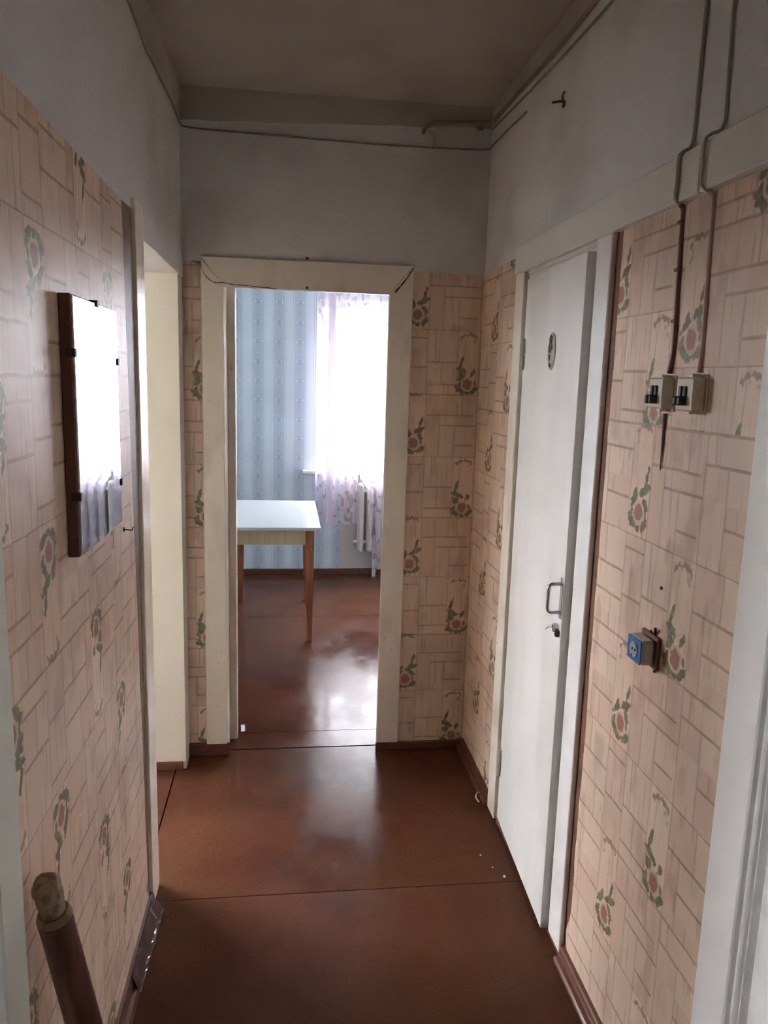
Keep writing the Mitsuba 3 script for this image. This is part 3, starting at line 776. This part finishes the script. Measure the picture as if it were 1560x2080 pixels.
tag('power_socket', 'blue-faced surface power socket on the right wallpaper below the switches', 'socket')
SX, SY0, SY1, SZ0, SZ1 = XR - 0.043, 1.503, 1.570, 1.055, 1.112
add('power_socket__housing', bx(SX, XR - 0.010, SY0, SY1, SZ0, SZ1, 0.007), 'm_socket')
add('power_socket__base_plate', bx(XR - 0.0105, XR - 0.0016, SY0 - 0.006, SY1 + 0.006, SZ0 - 0.009, SZ1 + 0.008, 0.002), 'm_cable_brown', label='brown backing plate')
rim = extrude(sbox(SY0 + 0.0045, SZ0 + 0.0045, SY1 - 0.0045, SZ1 - 0.0045).buffer(0.002), 'x', SX - 0.0016, SX + 0.001)
add('power_socket__face', rim, 'm_blue', label='blue square face')
yc, zc = (SY0 + SY1) / 2, (SZ0 + SZ1) / 2


def disc_x(x, yc, zc, r, depth, sect=32):
    c_ = trimesh.creation.cylinder(radius=r, height=depth, sections=sect)
    c_.apply_transform(trimesh.transformations.rotation_matrix(math.pi / 2, [0, 1, 0]))
    c_.apply_translation((x, yc, zc))
    return c_


add('power_socket__insert', disc_x(SX - 0.0022, yc - 0.001, zc, 0.0175, 0.0032), 'm_socket_round', label='pale round insert')
add('power_socket__insert__hole', disc_x(SX - 0.0038, yc + 0.003, zc + 0.001, 0.0030, 0.0012, 12), 'm_black')
add('power_socket__insert__hole', disc_x(SX - 0.0038, yc - 0.010, zc + 0.001, 0.0030, 0.0012, 12), 'm_black')
add('power_socket__insert__hole', disc_x(SX - 0.0038, yc + 0.004, zc - 0.014, 0.0022, 0.0012, 12), 'm_black')
for t_ in (tube(curve([(XR - 0.004, 1.527, 1.118), (XR - 0.006, 1.521, 1.128), (XR - 0.010, 1.514, 1.138)], 0.004), 0.0032, 8), tube(curve([(XR - 0.004, 1.533, 1.116), (XR - 0.007, 1.541, 1.124)], 0.004), 0.003, 8),
                                     tube(curve([(XR - 0.004, 1.506, 1.050), (XR - 0.006, 1.510, 1.040)], 0.004), 0.0036, 8)):
    add('power_socket__wire_tail', t_, 'm_nail', smooth=50)

CX = XR - 0.004
BXx = XR - 0.0265
c1 = curve([(CX, 1.552, ZC - 0.002), (CX, 1.551, 2.55), (CX, 1.550, 2.40), (CX, 1.552, 2.25), (CX, 1.553, 2.150), (XR - 0.012, 1.556, 2.131), (BXx, 1.562, 2.122), (BXx, 1.563, 2.08), (BXx, 1.564, 2.040), (XR - 0.014, 1.566, 2.028)], 0.012, 0.0007, 1)
add('electric_cable', tube(c1, 0.0040, 10), 'm_cable_painted', 'painted-over cable down the right wall, jogging over the cream board to the first switch', 'cable', smooth=50)
c2 = curve([(XR - 0.014, 1.566, 2.027), (CX, 1.571, 2.018), (CX, 1.567, 1.95), (CX, 1.560, 1.85), (CX, 1.555, 1.76), (CX, 1.557, 1.72), (XR - 0.0065, 1.562, 1.687)], 0.012, 0.0008, 2)
add('electric_cable__brown_length', tube(c2, 0.0050, 10), 'm_cable_brown', smooth=50, label='dark brown length on the wallpaper')
c3 = curve([(XR - 0.0055, 1.567, 1.602), (CX, 1.568, 1.56), (CX, 1.567, 1.53), (XR - 0.0035, 1.568, 1.48)], 0.012, 0.0008, 3)
add('electric_cable__tail', tube(c3, np.linspace(0.0042, 0.0012, len(c3)), 8), 'm_cable_brown', smooth=50)
for z in (1.995, 1.90, 1.795):
    add('electric_cable__clip', bx(XR - 0.0102, XR - 0.0015, 1.5535 + (z - 1.76) * 0.05, 1.5695 + (z - 1.76) * 0.05, z - 0.0035, z + 0.0035, 0.001), 'm_cable_brown')
c4 = curve([(CX, 1.449, ZC - 0.002), (CX, 1.449, 2.50), (CX, 1.448, 2.36), (CX, 1.444, 2.24), (CX, 1.441, 2.150), (XR - 0.012, 1.447, 2.133), (BXx, 1.462, 2.126), (BXx, 1.463, 2.08), (BXx, 1.462, 2.040), (XR - 0.014, 1.458, 2.028)], 0.012, 0.0007, 4)
add('electric_cable', tube(c4, 0.0032, 10), 'm_cable_painted', 'thin painted cable down the right wall to the second switch, nearer the right edge', 'cable', smooth=50)
c5 = curve([(XR - 0.014, 1.458, 2.027), (CX, 1.455, 2.018), (CX, 1.452, 1.93), (CX, 1.446, 1.83), (CX, 1.444, 1.75), (XR - 0.0065, 1.444, 1.688)], 0.012, 0.0008, 5)
add('electric_cable_001__pale_length', tube(c5, 0.0046, 10), 'm_cable_pale', smooth=50, label='pale pink-painted length on the wallpaper')

# cables under the ceiling
CE = YE - 0.006
ca = curve([(0.527, CE, 2.624), (0.534, CE, 2.642), (0.550, CE, 2.659), (0.575, CE, 2.669), (0.65, CE, 2.675), (0.72, CE, 2.679), (0.780, CE, 2.682), (XR - 0.008, YE - 0.022, 2.681), (XR - 0.008, 3.08, 2.676), (XR - 0.008, 2.8, 2.667), (XR - 0.008, 2.4, 2.655),
            (XR - 0.008, 2.0, 2.660), (XR - 0.008, 1.4, 2.672), (XR - 0.008, 0.6, 2.67), (XR - 0.008, YB + 0.02, 2.67)], 0.02, 0.0012, 6)
add('ceiling_cable', tube(ca, 0.0068, 10), 'm_cable_grey', 'thick painted cable under the ceiling, bending along the end wall into the right wall', 'cable', smooth=50)
cb = curve([(XR - 0.005, 3.19, 2.652), (XR - 0.005, 2.9, 2.640), (XR - 0.005, 2.5, 2.622), (XR - 0.005, 2.05, 2.612), (XR - 0.005, 1.4, 2.62), (XR - 0.005, YB + 0.02, 2.62)], 0.03, 0.001, 7)
add('ceiling_cable', tube(cb, 0.0042, 8), 'm_cable_grey', 'thinner cable just below the thick one along the right wall', 'cable', smooth=50)
cc = curve([(XL + 0.004, YB + 0.02, 2.600), (XL + 0.004, 0.8, 2.600), (XL + 0.004, 1.8, 2.602), (XL + 0.004, 2.233, 2.602), (XL + 0.004, 2.542, 2.586), (XL + 0.004, 2.983, 2.606), (XL + 0.006, YE - 0.02, 2.598), (XL + 0.03, YE - 0.004, 2.590), (-0.28, YE - 0.004, 2.586), (-0.10, YE - 0.004, 2.583), (0.15, YE - 0.004, 2.578),
            (0.40, YE - 0.004, 2.575), (0.60, YE - 0.004, 2.576), (0.785, YE - 0.004, 2.583), (XR - 0.004, YE - 0.02, 2.590), (XR - 0.004, 3.0, 2.585), (XR - 0.004, 2.74, 2.576)], 0.02, 0.0014, 8)
add('ceiling_cable', tube(cc, 0.0034, 8), 'm_cable_grey', 'thin sagging cable around the top of the left and end walls', 'cable', smooth=50)
cd = curve([(0.575, YE - 0.005, 2.577), (0.577, YE - 0.006, 2.60), (0.572, YE - 0.007, 2.625), (0.556, YE - 0.007, 2.634)], 0.008, 0.001, 9)
add('ceiling_cable', tube(cd, 0.0055, 8), 'm_cable_pale', 'short cable stub joining the two cables above the kitchen doorway', 'cable', smooth=50)
add('ceiling_cable__clip', bx(0.745, 0.772, YE - 0.006, YE - 0.0015, 2.652, 2.668, 0.002), 'm_cable_grey')
add('wall_hook', join(tube(curve([(XR, 2.372, 2.490), (XR - 0.012, 2.374, 2.488), (XR - 0.030, 2.384, 2.487)], 0.006), 0.0035, 8), tube(curve([(XR - 0.003, 2.364, 2.484), (XR - 0.010, 2.354, 2.498), (XR - 0.006, 2.346, 2.508)], 0.006), 0.0028, 8), disc_x(XR - 0.002, 2.362, 2.478, 0.010, 0.004, 16)),
    'm_nail', 'dark iron hook high on the white right wall', 'hook', smooth=50)

# nails and small marks
for (x, y, z), lab in (((0.075, YE, 2.129), 'dark nail in the white wall just above the doorway head board'), ((-0.03 + 0.105, YE - 0.0215, 2.012), 'dark nail in the lower edge of the doorway head board')):
    c_ = trimesh.creation.cylinder(radius=0.0055, height=0.006, sections=12)
    c_.apply_transform(trimesh.transformations.rotation_matrix(math.pi / 2, [1, 0, 0]))
    c_.apply_translation((x, y - 0.002, z))
    add('nail', c_, 'm_nail', lab, 'nail')
add('nail', disc_x(XR - 0.003, 1.518, 1.228, 0.0035, 0.004, 10), 'm_nail', 'tiny dark nail head in the right wallpaper above the blue socket', 'nail')

# ------------------------------------------------------------------ pole leaning in the near left corner
P0, P1 = np.array([-0.290, 1.312, 0.0]), np.array([-0.3835, 1.168, 0.845])
ax_ = (P1 - P0) / np.linalg.norm(P1 - P0)
L_ = np.linalg.norm(P1 - P0)
tag('wooden_pole', 'dark brown wooden pole with a bare worn tip, leaning on the left wall', 'pole')
q = np.array([P0 + ax_ * s for s in np.linspace(0.03, L_ - 0.075, 20)])
add('wooden_pole__shaft', tube(q, np.linspace(0.031, 0.0275, 20), 20), 'm_pole', smooth=50)
q = np.array([P0 + ax_ * s for s in (L_ - 0.0755, L_ - 0.070, L_ - 0.062)])
add('wooden_pole__collar', tube(q, (0.0285, 0.0275, 0.024), 20), 'm_pole_end', smooth=50)
q = np.array([P0 + ax_ * s for s in np.linspace(L_ - 0.070, L_ + 0.005, 12)])
tip = tube(q, [0.0205, 0.0205, 0.0200, 0.0198, 0.0202, 0.0222, 0.0236, 0.0236, 0.0232, 0.0222, 0.0206, 0.0165], 20)
v = np.array(tip.vertices)
tip.vertices = v + (v - P1) / np.maximum(np.linalg.norm(v - P1, axis=1, keepdims=True), 1e-6) * (meshkit.fbm(v * 70, 3) - 0.5)[:, None] * 0.012
add('wooden_pole__tip', tip, 'm_pole_end', smooth=50, label='bare light-wood worn tip')
# small rubber foot
q = np.array([P0 + ax_ * s for s in (0.012, 0.031)])
add('wooden_pole__foot', tube(q, (0.026, 0.033), 20), 'm_black')

# ------------------------------------------------------------------ litter
def scrap(x, y, w, h, z, seed):
    g = np.random.default_rng(seed)
    P = np.array([(x - w / 2, y - h / 2), (x + w / 2, y - h / 2.4), (x + w / 2.4, y + h / 2), (x - w / 2.3, y + h / 2.2)])
    P += g.normal(0, 0.0015, P.shape)
    return extrude(Polygon(P), 'z', z, z + 0.002)


sc_ = scrap(-0.201, 3.455, 0.020, 0.050, 0.0006, 3)
v = np.array(sc_.vertices)
v[:, 2] += 0.010 * (v[:, 1] > 3.455)
sc_.vertices = v
add('paper_scrap', sc_, 'm_paper_scrap', 'small white scrap of paper on the floor by the kitchen door jamb', 'paper scrap')
for x, y, r, lab in ((0.742, 2.275, 0.0055, 'largest pale plaster crumb, at the floor seam by the white door'), (0.690, 2.40, 0.0035, 'farthest small plaster crumb on the floor by the white door'),
                     (0.715, 2.33, 0.003, 'middle small plaster crumb on the floor by the white door')):
    c_ = trimesh.creation.icosphere(subdivisions=1, radius=r)
    c_.apply_scale((1, 1.3, 0.7))
    c_.apply_translation((x, y, r * 0.62))
    add('plaster_crumb', c_, 'm_crumb', lab, 'crumb', 'plaster crumbs by the white door')
cu = curve([(0.770, 2.74, 0.004), (0.762, 2.765, 0.010), (0.775, 2.79, 0.018), (0.79, 2.785, 0.010)], 0.008)
add('paper_curl', tube(cu, np.linspace(0.004, 0.0015, len(cu)), 6), 'm_crumb', 'torn curl of wallpaper lying at the foot of the right wall', 'paper scrap', smooth=50)
# strip of clear film stuck along the left baseboard
n_, m_ = 26, 8
gx = np.random.default_rng(5)
V = []
for i in range(n_):
    for j in range(m_):
        y = 2.205 - 0.33 * i / (n_ - 1)
        wv = j / (m_ - 1)
        x = XL + 0.0125 + 0.034 * wv * (1 - 0.3 * i / n_)
        k = meshkit.noise(np.array([[i * 0.55, j * 0.8, 1.0]]))[0]
        V.append((x, y + 0.006 * (meshkit.noise(np.array([[i * 0.7, j * 0.6, 7.0]]))[0] - 0.5), 0.0530 + (0.0035 - 0.0530) * min(1.0, wv * 1.25) + 0.007 * k + 0.004))
F = []
for i in range(n_ - 1):
    for j in range(m_ - 1):
        k = i * m_ + j
        F += [(k, k + m_, k + 1), (k + 1, k + m_, k + m_ + 1)]
add('plastic_film', trimesh.Trimesh(V, F, process=False), 'm_film', 'crinkled shiny strip of plastic film along the left baseboard', 'plastic film')
